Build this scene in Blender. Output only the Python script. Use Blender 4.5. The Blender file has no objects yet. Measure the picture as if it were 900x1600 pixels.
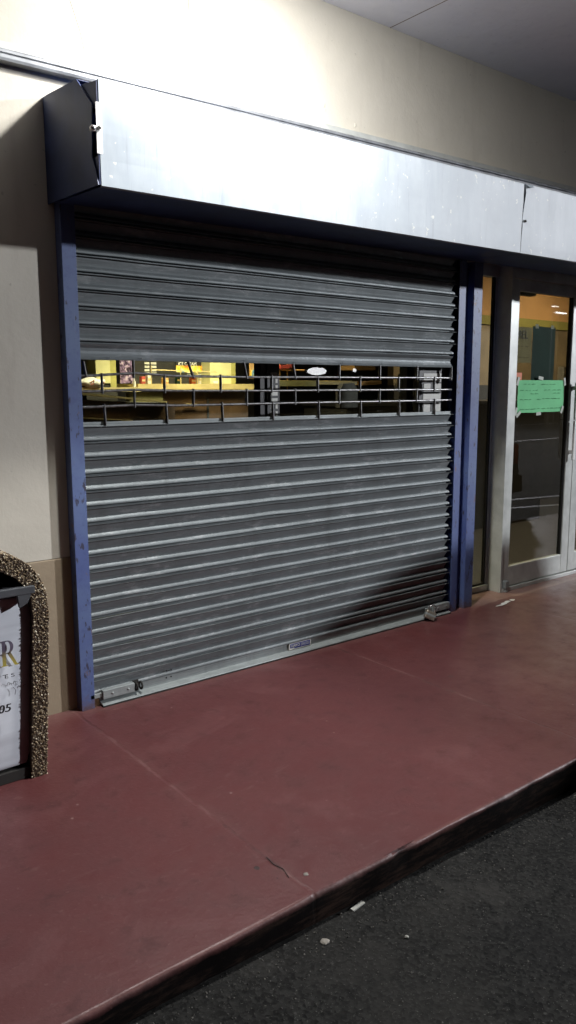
import bpy, bmesh, math, random
from mathutils import Vector, Matrix, noise
random.seed(7)
sc = bpy.context.scene
col = sc.collection
R = math.radians

# ------------------------------------------------------------------ camera
cam_d = bpy.data.cameras.new("camera"); cam = bpy.data.objects.new("camera", cam_d); col.objects.link(cam)
cam_d.sensor_fit = 'VERTICAL'; cam_d.sensor_height = 36.0; cam_d.lens = 1235.0/1600*36
cam_d.clip_start = .05; cam_d.clip_end = 500
yaw, pit, rol = .6748, -.1559, -.0019
fwd = Vector((math.sin(yaw)*math.cos(pit), math.cos(yaw)*math.cos(pit), math.sin(pit)))
rt = Vector((math.cos(yaw), -math.sin(yaw), 0)); up = rt.cross(fwd)
c_, s_ = math.cos(rol), math.sin(rol)
r2, u2 = c_*rt+s_*up, -s_*rt+c_*up
m = Matrix((r2, u2, -fwd)).transposed().to_4x4(); m.translation = Vector((-1.5347, -3.4132, 1.522))
cam.matrix_world = m
sc.camera = cam

# ------------------------------------------------------------------ world: a dark night sky
w = bpy.data.worlds.new("World"); sc.world = w; w.use_nodes = True
nt = w.node_tree; bg = nt.nodes['Background']
sky = nt.nodes.new('ShaderNodeTexSky'); sky.sky_type = 'NISHITA'; sky.sun_disc = False
sky.sun_elevation = R(-5); sky.sun_rotation = R(125)
hs = nt.nodes.new('ShaderNodeHueSaturation'); hs.inputs['Saturation'].default_value = .55
nt.links.new(sky.outputs[0], hs.inputs['Color']); nt.links.new(hs.outputs[0], bg.inputs[0])
bg.inputs[1].default_value = 0.05

# ------------------------------------------------------------------ lamps (the fittings themselves are built below)
def area(name, loc, tgt, size, power, color, shape='DISK', spread=180):
    d = bpy.data.lights.new(name, 'AREA'); d.shape = shape; d.size = size; d.energy = power; d.color = color; d.spread = R(spread)
    o = bpy.data.objects.new(name, d); col.objects.link(o); o.location = loc
    o.rotation_euler = (Vector(tgt)-Vector(loc)).to_track_quat('-Z', 'Y').to_euler(); return o
A_POS = Vector((.68, -.92, 3.44))
area('soffit_lamp_light', A_POS, A_POS+Vector((0, .12, -1)), .17, 88, (1, .985, .955))
pd = bpy.data.lights.new('soffit_lamp_fill', 'POINT'); pd.energy = 52; pd.color = (1, .985, .955); pd.shadow_soft_size = .06  # added fill light below the lamp, brightens the ceiling
po = bpy.data.objects.new('soffit_lamp_fill', pd); col.objects.link(po); po.location = A_POS-Vector((0, 0, .15))
B_POS = Vector((21.0, -15.0, 7.7))
bl = bpy.data.lights.new('lot_lamp_light', 'POINT'); bl.energy = 22500; bl.color = (.93, .95, 1); bl.shadow_soft_size = .40
bo = bpy.data.objects.new('lot_lamp_light', bl); col.objects.link(bo); bo.location = B_POS
area('shop_lamp_light', (1.9, 1.5, 2.9), (1.9, 1.7, 0), .9, 75, (1, .88, .55), spread=100)
area('shop_lamp_light', (5.6, 1.8, 2.95), (5.6, 1.9, 0), .6, 42, (1, .82, .55))
area('shop_lamp_light', (7.6, 1.8, 2.95), (7.6, 1.9, 0), .6, 46, (1, .82, .55))
area('shop_lamp_light', (3.9, 1.9, 2.9), (3.9, 2.2, 0), .6, 8, (1, .85, .6))

sc.view_settings.view_transform = 'Standard'; sc.view_settings.look = 'None'
sc.view_settings.exposure = 0.0; sc.view_settings.gamma = 1
sc.cycles.max_bounces = 8; sc.cycles.sample_clamp_indirect = 4; sc.cycles.caustics_reflective = False; sc.cycles.caustics_refractive = False

# ------------------------------------------------------------------ materials
def new_mat(name):
    m = bpy.data.materials.new(name); m.use_nodes = True
    return m, m.node_tree, m.node_tree.nodes['Principled BSDF']
def N(nt, t, **k):
    n = nt.nodes.new(t)
    for a, b in k.items():
        if a in n.inputs: n.inputs[a].default_value = b
        else: setattr(n, a, b)
    return n
def ramp(nt, src, stops):
    r = nt.nodes.new('ShaderNodeValToRGB'); nt.links.new(src, r.inputs[0])
    e = r.color_ramp.elements
    while len(e) < len(stops): e.new(.5)
    for el, (p, c) in zip(e, stops):
        el.position = p; el.color = (c if len(c) == 4 else (*c, 1)) if isinstance(c, tuple) else (c, c, c, 1)
    return r.outputs[0]
def mix(nt, f, a, b, mode='MIX'):
    n = nt.nodes.new('ShaderNodeMix'); n.data_type = 'RGBA'; n.blend_type = mode
    for s, v in ((n.inputs[0], f), (n.inputs[6], a), (n.inputs[7], b)):
        if hasattr(v, 'is_output'): nt.links.new(v, s)
        else: s.default_value = v if isinstance(v, (int, float)) else ((*v, 1) if len(v) == 3 else v)
    return n.outputs[2]
def coords(nt, scale=(1, 1, 1), loc=(0, 0, 0)):
    tc = nt.nodes.new('ShaderNodeNewGeometry'); mp = nt.nodes.new('ShaderNodeMapping')
    mp.inputs['Scale'].default_value = scale; mp.inputs['Location'].default_value = loc
    nt.links.new(tc.outputs['Position'], mp.inputs[0]); return mp.outputs[0]
def noi(nt, vec, sc_, det=4, rough=.55, dist=0):
    n = N(nt, 'ShaderNodeTexNoise', Scale=sc_, Detail=det, Roughness=rough, Distortion=dist); nt.links.new(vec, n.inputs[0]); return n.outputs[0]
def bump(nt, b, h, s=.3, d=.002, prev=None):
    n = N(nt, 'ShaderNodeBump', Strength=s, Distance=d); nt.links.new(h, n.inputs['Height'])
    if prev: nt.links.new(prev, n.inputs['Normal'])
    nt.links.new(n.outputs[0], b.inputs['Normal']); return n.outputs[0]
def math_(nt, op, a, b=None):
    n = nt.nodes.new('ShaderNodeMath'); n.operation = op
    for i, v in enumerate((a, b)):
        if v is None: continue
        if hasattr(v, 'is_output'): nt.links.new(v, n.inputs[i])
        else: n.inputs[i].default_value = v
    return n.outputs[0]
def plain(name, c, rough=.6, metal=0, var=.12, scale=14, spec=.5, bmp=0):
    m, nt, b = new_mat(name)
    v = coords(nt); n = noi(nt, v, scale)
    lo = tuple(max(0, x*(1-var*2)) for x in c); hi = tuple(min(1, x*(1+var)) for x in c)
    nt.links.new(ramp(nt, n, [(.3, lo), (.7, hi)]), b.inputs['Base Color'])
    b.inputs['Roughness'].default_value = rough; b.inputs['Metallic'].default_value = metal
    b.inputs['Specular IOR Level'].default_value = spec
    if bmp: bump(nt, b, noi(nt, v, scale*12), bmp, .001)
    return m
M = {}
# plaster wall
def plaster(name, base, dirt):
    m, nt, b = new_mat(name); v = coords(nt)
    big = noi(nt, v, 1.3, 5, .6); fine = noi(nt, v, 60, 3)
    c = mix(nt, ramp(nt, big, [(.35, 0.0), (.75, 1.0)]), base, tuple(x*.86 for x in base))
    st = noi(nt, coords(nt, (9, 9, 1.2)), 1.4, 4, .6)
    c = mix(nt, ramp(nt, st, [(.56, 0.0), (.74, .45)]), c, dirt)
    sp = noi(nt, v, 23, 2, .7)
    c = mix(nt, ramp(nt, sp, [(.70, 0.0), (.76, .5)]), c, tuple(x*.55 for x in base))
    nt.links.new(c, b.inputs['Base Color']); b.inputs['Roughness'].default_value = .8
    bp = bump(nt, b, fine, .25, .003); bump(nt, b, noi(nt, v, 5, 3), .5, .008, bp); return m
M['wall'] = plaster('beige_plaster', (.55, .52, .45), (.42, .385, .33))
M['dado'] = plaster('sand_render', (.30, .24, .165), (.20, .15, .10))
M['ceiling'] = plaster('ceiling_board', (.80, .79, .80), (.66, .65, .67))
# painted red pavement
def red_floor():
    m, nt, b = new_mat('red_painted_concrete'); v = coords(nt)
    g = nt.nodes.new('ShaderNodeSeparateXYZ'); nt.links.new(v, g.inputs[0]); X, Yy, Zz = g.outputs
    n1 = noi(nt, v, 1.1, 5, .6); n2 = noi(nt, v, 9, 5, .65); n3 = noi(nt, v, 55, 3, .6); n4 = noi(nt, v, 260, 2)
    c = mix(nt, ramp(nt, n1, [(.3, 0.0), (.7, 1.0)]), (.110, .031, .031), (.090, .026, .027))
    c = mix(nt, ramp(nt, n2, [(.45, 0.0), (.75, .28)]), c, (.072, .024, .024))
    c = mix(nt, ramp(nt, n3, [(.63, 0.0), (.71, .5)]), c, (.16, .075, .07))
    gt = noi(nt, v, 150, 2, .8)
    c = mix(nt, ramp(nt, gt, [(.68, 0.0), (.73, .7)]), c, (.035, .02, .02))
    wr = noi(nt, coords(nt, (1, 4, 1), (9, 1, 0)), 3.5, 8, .8, 1.2)
    c = mix(nt, ramp(nt, wr, [(.63, 0.0), (.68, .4)]), c, (.19, .10, .092))
    # pale scuffs
    sv = noi(nt, coords(nt, (3, 11, 1), (3, 1, 0)), 1.7, 7, .75, .6)
    c = mix(nt, ramp(nt, sv, [(.60, 0.0), (.72, .35)]), c, (.20, .12, .11))
    sc3 = noi(nt, coords(nt, (1, 14, 1), (2, 6, 0)), 2.4, 9, .85, 1.8)
    c = mix(nt, ramp(nt, sc3, [(.645, 0.0), (.675, .55)]), c, (.21, .115, .105))
    sc4 = noi(nt, coords(nt, (16, 1.5, 1), (5, 3, 0)), 1.6, 9, .85, 2.2)
    c = mix(nt, ramp(nt, sc4, [(.655, 0.0), (.69, .6)]), c, (.042, .019, .019))
    pt_ = noi(nt, coords(nt, (1, 1, 1), (8, 8, 0)), 2.1, 7, .7, .8)
    c = mix(nt, ramp(nt, pt_, [(.54, 0.0), (.60, .22), (.75, .34)]), c, (.155, .062, .062))
    v2 = N(nt, 'ShaderNodeTexVoronoi', Scale=2.6); nt.links.new(v, v2.inputs[0])
    c = mix(nt, ramp(nt, v2.outputs['Distance'], [(0.0, .8), (.03, .7), (.045, 0.0)]), c, (.06, .03, .028))
    v3 = N(nt, 'ShaderNodeTexVoronoi', Scale=5.5); nt.links.new(coords(nt, (1, 1, 1), (4.3, 2.2, 0)), v3.inputs[0])
    c = mix(nt, ramp(nt, v3.outputs['Distance'], [(0.0, .7), (.02, .5), (.035, 0.0)]), c, (.32, .22, .2))
    # casting joints, square to the wall every 1.6 m
    wob = math_(nt, 'MULTIPLY', math_(nt, 'SUBTRACT', noi(nt, v, 4, 5, .7), .5), .05)
    jx = math_(nt, 'ADD', X, math_(nt, 'ADD', wob, .1+160))
    jd = math_(nt, 'ABSOLUTE', math_(nt, 'SUBTRACT', math_(nt, 'MODULO', math_(nt, 'ADD', jx, .8), 1.6), .8))
    jm = ramp(nt, jd, [(0.0, 1.0), (.004, .9), (.010, 0.0)])
    jw = ramp(nt, jd, [(0.0, .16), (.02, .08), (.05, 0.0)])
    c = mix(nt, math_(nt, 'MULTIPLY', jw, ramp(nt, n2, [(.4, 0.0), (.6, 1.0)])), c, (.22, .12, .11))
    dk = ramp(nt, noi(nt, v, 2.3, 3), [(.47, 0.0), (.55, 1.0)])
    c = mix(nt, math_(nt, 'MULTIPLY', jm, ramp(nt, noi(nt, v, 13, 3), [(.45, .05), (.62, .5)])), c, mix(nt, dk, (.18, .09, .085), (.035, .018, .018)))
    # worn strip by the doorway, bare concrete
    edge = math_(nt, 'ADD', Yy, math_(nt, 'MULTIPLY', math_(nt, 'SUBTRACT', n2, .5), .10))
    e1 = ramp(nt, math_(nt, 'ADD', edge, .5), [(.455, 0.0), (.475, .85)])
    e2 = ramp(nt, math_(nt, 'MULTIPLY', math_(nt, 'SUBTRACT', X, 2.7), 1.0), [(.13, 0.0), (.24, 1.0)])
    c = mix(nt, math_(nt, 'MULTIPLY', e1, e2), c, mix(nt, n3, (.30, .19, .16), (.19, .12, .10)))
    # dusty line against the wall
    e3 = ramp(nt, math_(nt, 'ADD', edge, .5), [(.40, 0.0), (.52, .35)])
    c = mix(nt, e3, c, (.24, .14, .125))
    # kerb edge worn to concrete
    k = math_(nt, 'ADD', math_(nt, 'ABSOLUTE', math_(nt, 'ADD', Yy, 1.748)), math_(nt, 'MULTIPLY', math_(nt, 'SUBTRACT', n2, .5), .016))
    kk = math_(nt, 'MULTIPLY', ramp(nt, k, [(0.0, .55), (.004, .25), (.010, 0.0)]), ramp(nt, Zz, [(0.0, 1.0), (1.0, 1.0)]))
    c = mix(nt, kk, c, (.19, .10, .09))
    # kerb face: its shade painted near-black, with some brown grime
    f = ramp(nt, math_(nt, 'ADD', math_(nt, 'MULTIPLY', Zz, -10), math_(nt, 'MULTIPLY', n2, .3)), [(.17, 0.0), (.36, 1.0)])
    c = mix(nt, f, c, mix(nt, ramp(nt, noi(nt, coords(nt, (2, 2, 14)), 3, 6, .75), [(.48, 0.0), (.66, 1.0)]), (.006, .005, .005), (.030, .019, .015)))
    nt.links.new(c, b.inputs['Base Color'])
    nt.links.new(ramp(nt, n2, [(.3, .38), (.7, .55)]), b.inputs['Roughness'])
    nt.links.new(ramp(nt, f, [(0.0, .42), (1.0, .04)]), b.inputs['Specular IOR Level'])
    h = math_(nt, 'SUBTRACT', math_(nt, 'ADD', math_(nt, 'MULTIPLY', n4, .25), n3), math_(nt, 'MULTIPLY', jm, 1.2))
    bp = bump(nt, b, h, .45, .0025); bump(nt, b, n1, .4, .02, bp); return m
M['pave'] = red_floor()
def asphalt():
    m, nt, b = new_mat('asphalt'); v = coords(nt)
    vo = N(nt, 'ShaderNodeTexVoronoi', Scale=95); nt.links.new(v, vo.inputs[0])
    n1 = noi(nt, v, 3, 5, .6); n2 = noi(nt, v, 40, 4)
    c = mix(nt, ramp(nt, vo.outputs['Color'], [(.2, 0.0), (.9, 1.0)]), (.006, .006, .006), (.023, .023, .022))
    c = mix(nt, ramp(nt, n1, [(.45, 0.0), (.7, .6)]), c, (.028, .027, .025))
    c = mix(nt, ramp(nt, n2, [(.66, 0.0), (.74, .5)]), c, (.075, .075, .07))
    st = noi(nt, v, 130, 2, .9)
    c = mix(nt, ramp(nt, st, [(.66, 0.0), (.70, .8)]), c, (.12, .12, .11))
    ol = noi(nt, v, 2.2, 5, .7, .8)
    c = mix(nt, ramp(nt, ol, [(.56, 0.0), (.66, .6)]), c, (.034, .033, .031))
    pa = noi(nt, v, .9, 3, .5, .4)
    c = mix(nt, ramp(nt, pa, [(.55, 0.0), (.62, .5)]), c, (.009, .009, .010))
    nt.links.new(c, b.inputs['Base Color']); b.inputs['Roughness'].default_value = .9; b.inputs['Specular IOR Level'].default_value = .15
    bp = bump(nt, b, vo.outputs['Distance'], .3, .003); bump(nt, b, n2, .5, .006, bp); return m
M['asphalt'] = asphalt()
def slats(name, base=(.180, .202, .210)):
    m, nt, b = new_mat(name); v = coords(nt)
    st = noi(nt, coords(nt, (2.2, 1, 60)), 3, 4, .6); big = noi(nt, v, 2.2, 4, .6); fine = noi(nt, coords(nt, (8, 8, 30)), 8, 4, .7)
    c = mix(nt, ramp(nt, big, [(.35, 0.0), (.7, 1.0)]), base, tuple(x*.74 for x in base))
    c = mix(nt, ramp(nt, st, [(.4, 0.0), (.7, .5)]), c, tuple(x*1.35 for x in base))
    # dust and rubbed specks
    c = mix(nt, ramp(nt, fine, [(.62, 0.0), (.72, .5)]), c, (.30, .31, .30))
    # grime runs and hand rubs
    gr = noi(nt, coords(nt, (6, 6, .9), (2, 0, 4)), 1.5, 5, .7)
    c = mix(nt, ramp(nt, gr, [(.52, 0.0), (.72, .3)]), c, (.07, .072, .07))
    sc2 = noi(nt, coords(nt, (1.6, 1, 6), (7, 0, 1)), 2.2, 6, .8)
    c = mix(nt, ramp(nt, sc2, [(.54, 0.0), (.64, .55)]), c, (.36, .38, .385))
    rs = noi(nt, coords(nt, (5, 5, 9), (1, 5, 2)), 1.2, 5, .7)
    c = mix(nt, ramp(nt, rs, [(.70, 0.0), (.78, .2)]), c, (.15, .085, .055))
    nt.links.new(c, b.inputs['Base Color']); b.inputs['Metallic'].default_value = .35
    nt.links.new(ramp(nt, fine, [(.3, .44), (.7, .66)]), b.inputs['Roughness'])
    bump(nt, b, noi(nt, coords(nt, (6, 6, 30)), 9, 4), .12, .002); return m
M['slat'] = slats('galvanised_slat')
M['galv'] = slats('galvanised_bar', (.30, .33, .33))
M['rod'] = plain('steel_rod', (.26, .26, .26), .38, .7, .25, 40)
def blue_paint():
    m, nt, b = new_mat('chalky_blue_paint'); v = coords(nt)
    n1 = noi(nt, v, 2.0, 4); n2 = noi(nt, v, 30, 4, .7); n3 = noi(nt, coords(nt, (1, 1, .35)), 42, 3, .6)
    c = mix(nt, ramp(nt, n1, [(.35, 0.0), (.65, 1.0)]), (.070, .100, .26), (.115, .165, .30))
    c = mix(nt, ramp(nt, n2, [(.5, 0.0), (.75, .5)]), c, (.045, .06, .18))
    c = mix(nt, ramp(nt, n3, [(.62, 0.0), (.66, .9)]), c, (.035, .03, .05))
    c = mix(nt, ramp(nt, noi(nt, coords(nt, (1, 1, .5), (3, 2, 1)), 17, 4, .7), [(.64, 0.0), (.69, .8)]), c, (.15, .09, .08))
    g = nt.nodes.new('ShaderNodeSeparateXYZ'); nt.links.new(v, g.inputs[0])
    low = math_(nt, 'ADD', math_(nt, 'MULTIPLY', g.outputs[2], 2.2), math_(nt, 'MULTIPLY', n2, .5))
    c = mix(nt, ramp(nt, low, [(.22, .85), (.42, 0.0)]), c, (.10, .055, .05))
    c = mix(nt, ramp(nt, noi(nt, coords(nt, (60, 60, 1.2)), 1.0, 5, .8), [(.60, 0.0), (.70, .5)]), c, (.18, .21, .33))
    nt.links.new(c, b.inputs['Base Color']); b.inputs['Roughness'].default_value = .5
    bump(nt, b, n2, .2, .001); return m
M['blue'] = blue_paint()
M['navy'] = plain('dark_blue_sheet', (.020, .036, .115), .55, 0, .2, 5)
def fascia():
    m, nt, b = new_mat('white_painted_sheet'); v = coords(nt)
    st = noi(nt, coords(nt, (7, 1, 1.3)), 1.6, 5, .6); n1 = noi(nt, v, 2.2, 5, .6); sp = noi(nt, v, 26, 3, .6)
    c = mix(nt, ramp(nt, n1, [(.3, 0.0), (.7, 1.0)]), (.36, .40, .44), (.24, .275, .31))
    c = mix(nt, ramp(nt, st, [(.4, 0.0), (.65, .7)]), c, (.24, .28, .32))
    dr_ = noi(nt, coords(nt, (22, 1, 1.6), (3, 0, 2)), 1.5, 6, .75)
    c = mix(nt, ramp(nt, dr_, [(.58, 0.0), (.68, .45)]), c, (.17, .19, .21))
    c = mix(nt, ramp(nt, sp, [(.66, 0.0), (.69, .7)]), c, (.56, .56, .50))
    nt.links.new(c, b.inputs['Base Color']); b.inputs['Roughness'].default_value = .5
    bump(nt, b, noi(nt, coords(nt, (1.2, 1, 1.2)), 2.5, 3), .4, .010); return m
M['fascia'] = fascia()
M['alu'] = plain('aluminium_frame', (.50, .52, .50), .42, .25, .1, 8)
M['ledge'] = plain('aluminium_gutter', (.20, .21, .225), .5, .3, .2, 10)
M['black'] = plain('black_gasket', (.012, .012, .013), .6)
M['darkframe'] = plain('dark_frame', (.035, .035, .038), .45)
M['whitelabel'] = plain('white_sticker', (.66, .66, .62), .6, 0, .05)
M['bluelabel'] = plain('blue_sticker', (.02, .03, .20), .5, 0, .1)
M['white'] = plain('white_paint', (.72, .72, .70), .5, 0, .06)
M['olive'] = plain('olive_panel', (.23, .22, .10), .6, 0, .1)
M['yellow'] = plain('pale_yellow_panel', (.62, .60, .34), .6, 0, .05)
M['yellow_shaded'] = plain('shaded_yellow_panel', (.40, .38, .13), .6, 0, .05)  # cabinet side faces: the same pale yellow with shade painted in
M['woodtop'] = plain('pale_wood_top', (.52, .42, .20), .45, 0, .12, 9)
M['brown'] = plain('dark_brown_wood', (.085, .05, .028), .45, 0, .25, 4)
M['darkroom'] = plain('dark_room_paint', (.035, .033, .03), .7)
M['orange'] = plain('orange_wall_paint', (.48, .27, .11), .7, 0, .06, 3)
M['lime'] = plain('lime_wall_paint', (.24, .22, .055), .7, 0, .06, 3)
M['tan'] = plain('tan_wall_paint', (.20, .15, .085), .7, 0, .15, 3)
M['card'] = plain('cardboard', (.50, .30, .12), .8, 0, .1)
M['redbox'] = plain('red_box', (.35, .05, .04), .6)
M['cream'] = plain('cream_paper', (.52, .44, .24), .8, 0, .05, 9)
M['beigepaper'] = plain('beige_paper', (.60, .42, .20), .8, 0, .05, 9)
M['green'] = plain('bright_green_paper', (.19, .62, .29), .85, 0, .06, 6)
M['teal'] = plain('dark_green_poster', (.003, .060, .058), .7, 0, .1, 6)
M['orangepaper'] = plain('orange_sticker', (.60, .14, .05), .6, 0, .05)
M['ink'] = plain('ink', (.04, .22, .11), .8, 0, 0)
M['inkdark'] = plain('black_ink', (.015, .013, .015), .8, 0, 0)
M['tape'] = plain('sticky_tape', (.42, .46, .40), .5, 0, .1)
M['carpaint'] = plain('dark_grey_car_paint', (.03, .032, .036), .25, .3, .05)
M['rubber'] = plain('rubber', (.02, .02, .02), .8)
M['tail'] = plain('red_lamp_lens', (.35, .01, .01), .15)
M['stainmat'] = plain('tar_stain', (.030, .014, .014), .7)
M['grit'] = plain('pale_grit', (.11, .105, .095), .9, 0, .5, 90)
M['gum'] = plain('dried_gum', (.27, .25, .22), .8)
M['scrap'] = plain('paper_scrap', (.36, .36, .33), .8)
M['brass'] = plain('worn_padlock_metal', (.42, .38, .32), .38, .7, .15, 60)
M['steel'] = plain('bright_steel', (.6, .6, .6), .2, .9, .1, 60)
M['binpanel'] = plain('white_bin_panel', (.48, .50, .54), .45, 0, .07, 3)
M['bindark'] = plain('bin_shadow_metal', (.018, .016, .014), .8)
M['bingrey'] = plain('grey_painted_steel', (.085, .09, .10), .5, .2)
def purple():
    m, nt, b = new_mat('purple_floral_print'); v = coords(nt)
    n = noi(nt, v, 30, 4, .7, 1); nt.links.new(ramp(nt, n, [(.42, (.02, .012, .03)), (.52, (.20, .13, .30)), (.66, (.52, .45, .62))]), b.inputs['Base Color']); return m
M['purple'] = purple()
def pebble():
    m, nt, b = new_mat('pebble_aggregate')
    oi = nt.nodes.new('ShaderNodeAttribute'); oi.attribute_name = 'tone'
    nt.links.new(ramp(nt, oi.outputs['Fac'], [(0.0, (.05, .03, .016)), (.5, (.22, .155, .085)), (.85, (.42, .34, .22)), (1.0, (.62, .57, .46))]), b.inputs['Base Color'])
    b.inputs['Roughness'].default_value = .55; return m
M['pebble'] = pebble()
def grad_gold():
    m, nt, b = new_mat('gold_to_violet_ink'); v = coords(nt)
    g = nt.nodes.new('ShaderNodeSeparateXYZ'); nt.links.new(v, g.inputs[0])
    t = math_(nt, 'MULTIPLY', math_(nt, 'SUBTRACT', g.outputs[2], .470), 9.0)
    nt.links.new(ramp(nt, t, [(0.0, (.50, .42, .06)), (.35, (.30, .24, .08)), (.6, (.10, .08, .12)), (1.0, (.16, .14, .20))]), b.inputs['Base Color']); return m
M['gold'] = grad_gold()
def poster():
    m, nt, b = new_mat('yellow_blue_picture'); v = coords(nt)
    n = noi(nt, v, 14, 3, .6, .5); nt.links.new(ramp(nt, n, [(.35, (.55, .12, .02)), (.48, (.75, .55, .05)), (.56, (.80, .70, .25)), (.66, (.08, .25, .45))]), b.inputs['Base Color']); return m
M['picture'] = poster()
def glass(name, tint=(.9, .93, .9), rough=.01, boost=1.0):
    m = bpy.data.materials.new(name); m.use_nodes = True; nt = m.node_tree; nt.nodes.clear()
    o = nt.nodes.new('ShaderNodeOutputMaterial'); mx = nt.nodes.new('ShaderNodeMixShader')
    t = N(nt, 'ShaderNodeBsdfTransparent'); t.inputs[0].default_value = (*tint, 1)
    g = N(nt, 'ShaderNodeBsdfGlossy', Roughness=rough); f = N(nt, 'ShaderNodeFresnel', IOR=1.5)
    ge = nt.nodes.new('ShaderNodeNewGeometry')
    nt.links.new(math_(nt, 'MULTIPLY', math_(nt, 'MULTIPLY', f.outputs[0], boost), math_(nt, 'SUBTRACT', 1.0, ge.outputs['Backfacing'])), mx.inputs[0])
    nt.links.new(t.outputs[0], mx.inputs[1]); nt.links.new(g.outputs[0], mx.inputs[2]); nt.links.new(mx.outputs[0], o.inputs[0]); return m
M['glass'] = glass('shop_glass', boost=1.6)
M['tinted'] = glass('tinted_door_glass', (.74, .75, .72), .01, 1.3)
def emit(name, c, s):
    m, nt, b = new_mat(name); b.inputs['Emission Color'].default_value = (*c, 1); b.inputs['Emission Strength'].default_value = s; b.inputs['Base Color'].default_value = (.5, .5, .5, 1); return m
M['lampglow'] = emit('lamp_diffuser', (1, .96, .9), 25)
M['lotglow'] = emit('lot_lamp_glow', (.95, .97, 1), 16)

# ------------------------------------------------------------------ mesh helpers
def link(name, bm, mat, parent=None, smooth=False):
    me = bpy.data.meshes.new(name); bm.normal_update(); bm.to_mesh(me); bm.free()
    o = bpy.data.objects.new(name, me); col.objects.link(o); me.materials.append(M[mat] if isinstance(mat, str) else mat)
    if smooth:
        for p in me.polygons: p.use_smooth = True
    if parent:
        o.parent = parent; o.location = -Vector(parent.location) if not parent.parent else o.location
        if parent.get('_sub') is not None: o.location = (0, 0, 0)
    return o
def sub(name, bm, mat, parent, smooth=False):      # a child of a part (a part carries the thing's offset already)
    o = link(name, bm, mat, None, smooth); o.parent = parent; o.location = (0, 0, 0); return o
def tag(o, label=None, cat=None, group=None, kind=None):
    if label: o['label'] = label
    if cat: o['category'] = cat
    if group: o['group'] = group
    if kind: o['kind'] = kind
    return o
def thing(name, loc, label, cat, group=None):
    o = bpy.data.objects.new(name, None); col.objects.link(o); o.location = loc; o.empty_display_size = .1
    return tag(o, label, cat, group)
def box(bm, x0, x1, y0, y1, z0, z1, bev=0):
    vs = [bm.verts.new((x, y, z)) for x in (x0, x1) for y in (y0, y1) for z in (z0, z1)]
    fs = [bm.faces.new([vs[i] for i in q]) for q in ((0, 1, 3, 2), (4, 6, 7, 5), (0, 4, 5, 1), (2, 3, 7, 6), (0, 2, 6, 4), (1, 5, 7, 3))]
    bmesh.ops.recalc_face_normals(bm, faces=fs)
    if bev:
        es = list({e for f in fs for e in f.edges}); bmesh.ops.bevel(bm, geom=es, offset=bev, segments=2, affect='EDGES', profile=.5)
    return bm
def B(*a, **k): return box(bmesh.new(), *a, **k)
def boxes(lst, bev=0):
    bm = bmesh.new()
    for b in lst: box(bm, *b, bev=bev)
    return bm
def prism(bm, pts, axis, a0, a1):
    """extrude the outline pts (two coordinates) along axis from a0 to a1"""
    def P(p, a): return {'x': (a, p[0], p[1]), 'y': (p[0], a, p[1]), 'z': (p[0], p[1], a)}[axis]
    v0 = [bm.verts.new(P(p, a0)) for p in pts]; v1 = [bm.verts.new(P(p, a1)) for p in pts]; n = len(pts)
    bm.faces.new(v0); bm.faces.new(v1[::-1])
    for i in range(n): bm.faces.new((v0[i], v1[i], v1[(i+1) % n], v0[(i+1) % n]))
    bmesh.ops.recalc_face_normals(bm, faces=bm.faces); return bm
def tube(bm, pts, r, seg=10):
    pts = [Vector(p) for p in pts]; rings = []
    for i, p in enumerate(pts):
        d = (pts[min(i+1, len(pts)-1)]-pts[max(i-1, 0)]).normalized()
        a = d.orthogonal().normalized(); b = d.cross(a)
        if rings:
            a = pa - d*pa.dot(d); a.normalize(); b = d.cross(a)
        pa = a
        rings.append([bm.verts.new(p+r*(a*math.cos(2*math.pi*k/seg)+b*math.sin(2*math.pi*k/seg))) for k in range(seg)])
    for r0, r1 in zip(rings, rings[1:]):
        for k in range(seg): bm.faces.new((r0[k], r0[(k+1) % seg], r1[(k+1) % seg], r1[k]))
    bm.faces.new(rings[0][::-1]); bm.faces.new(rings[-1]); return bm
def text_bm(s, size, depth=.0006, sx=1):
    cu = bpy.data.curves.new('lettering', 'FONT'); cu.body = s; cu.size = size; cu.extrude = depth; cu.align_x = 'LEFT'
    o = bpy.data.objects.new('lettering', cu); me = bpy.data.meshes.new_from_object(o)
    bm = bmesh.new(); bm.from_mesh(me); bpy.data.objects.remove(o); bpy.data.curves.remove(cu); bpy.data.meshes.remove(me)
    bmesh.ops.transform(bm, matrix=Matrix.Rotation(R(90), 4, 'X') @ Matrix.Scale(sx, 4, (1, 0, 0)), verts=bm.verts); return bm
def move(bm, x, y, z, rz=0, ry=0):
    bmesh.ops.transform(bm, matrix=Matrix.Translation((x, y, z)) @ Matrix.Rotation(rz, 4, 'Z') @ Matrix.Rotation(ry, 4, 'Y'), verts=bm.verts); return bm
def join(dst, src):
    me = bpy.data.meshes.new('tmp'); src.to_mesh(me); src.free(); dst.from_mesh(me); bpy.data.meshes.remove(me); return dst

# ================================================================== SETTING
KY = -1.75
def ground_z(x, y):
    return -.097 - .024*max(-2.5, min(x, 1.8))
bm = bmesh.new()
xs = [-70, -12, -2.5, -1.6, -.6, .4, 1.2, 1.8, 6, 14, 70]; ys = [-80, -30, -12, -6, -3, -2.2, -1.72]
g = [[bm.verts.new((x, y, ground_z(x, y))) for y in ys] for x in xs]
for i in range(len(xs)-1):
    for j in range(len(ys)-1): bm.faces.new((g[i][j], g[i+1][j], g[i+1][j+1], g[i][j+1]))
tag(link('asphalt_ground', bm, 'asphalt'), kind='structure')
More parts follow.
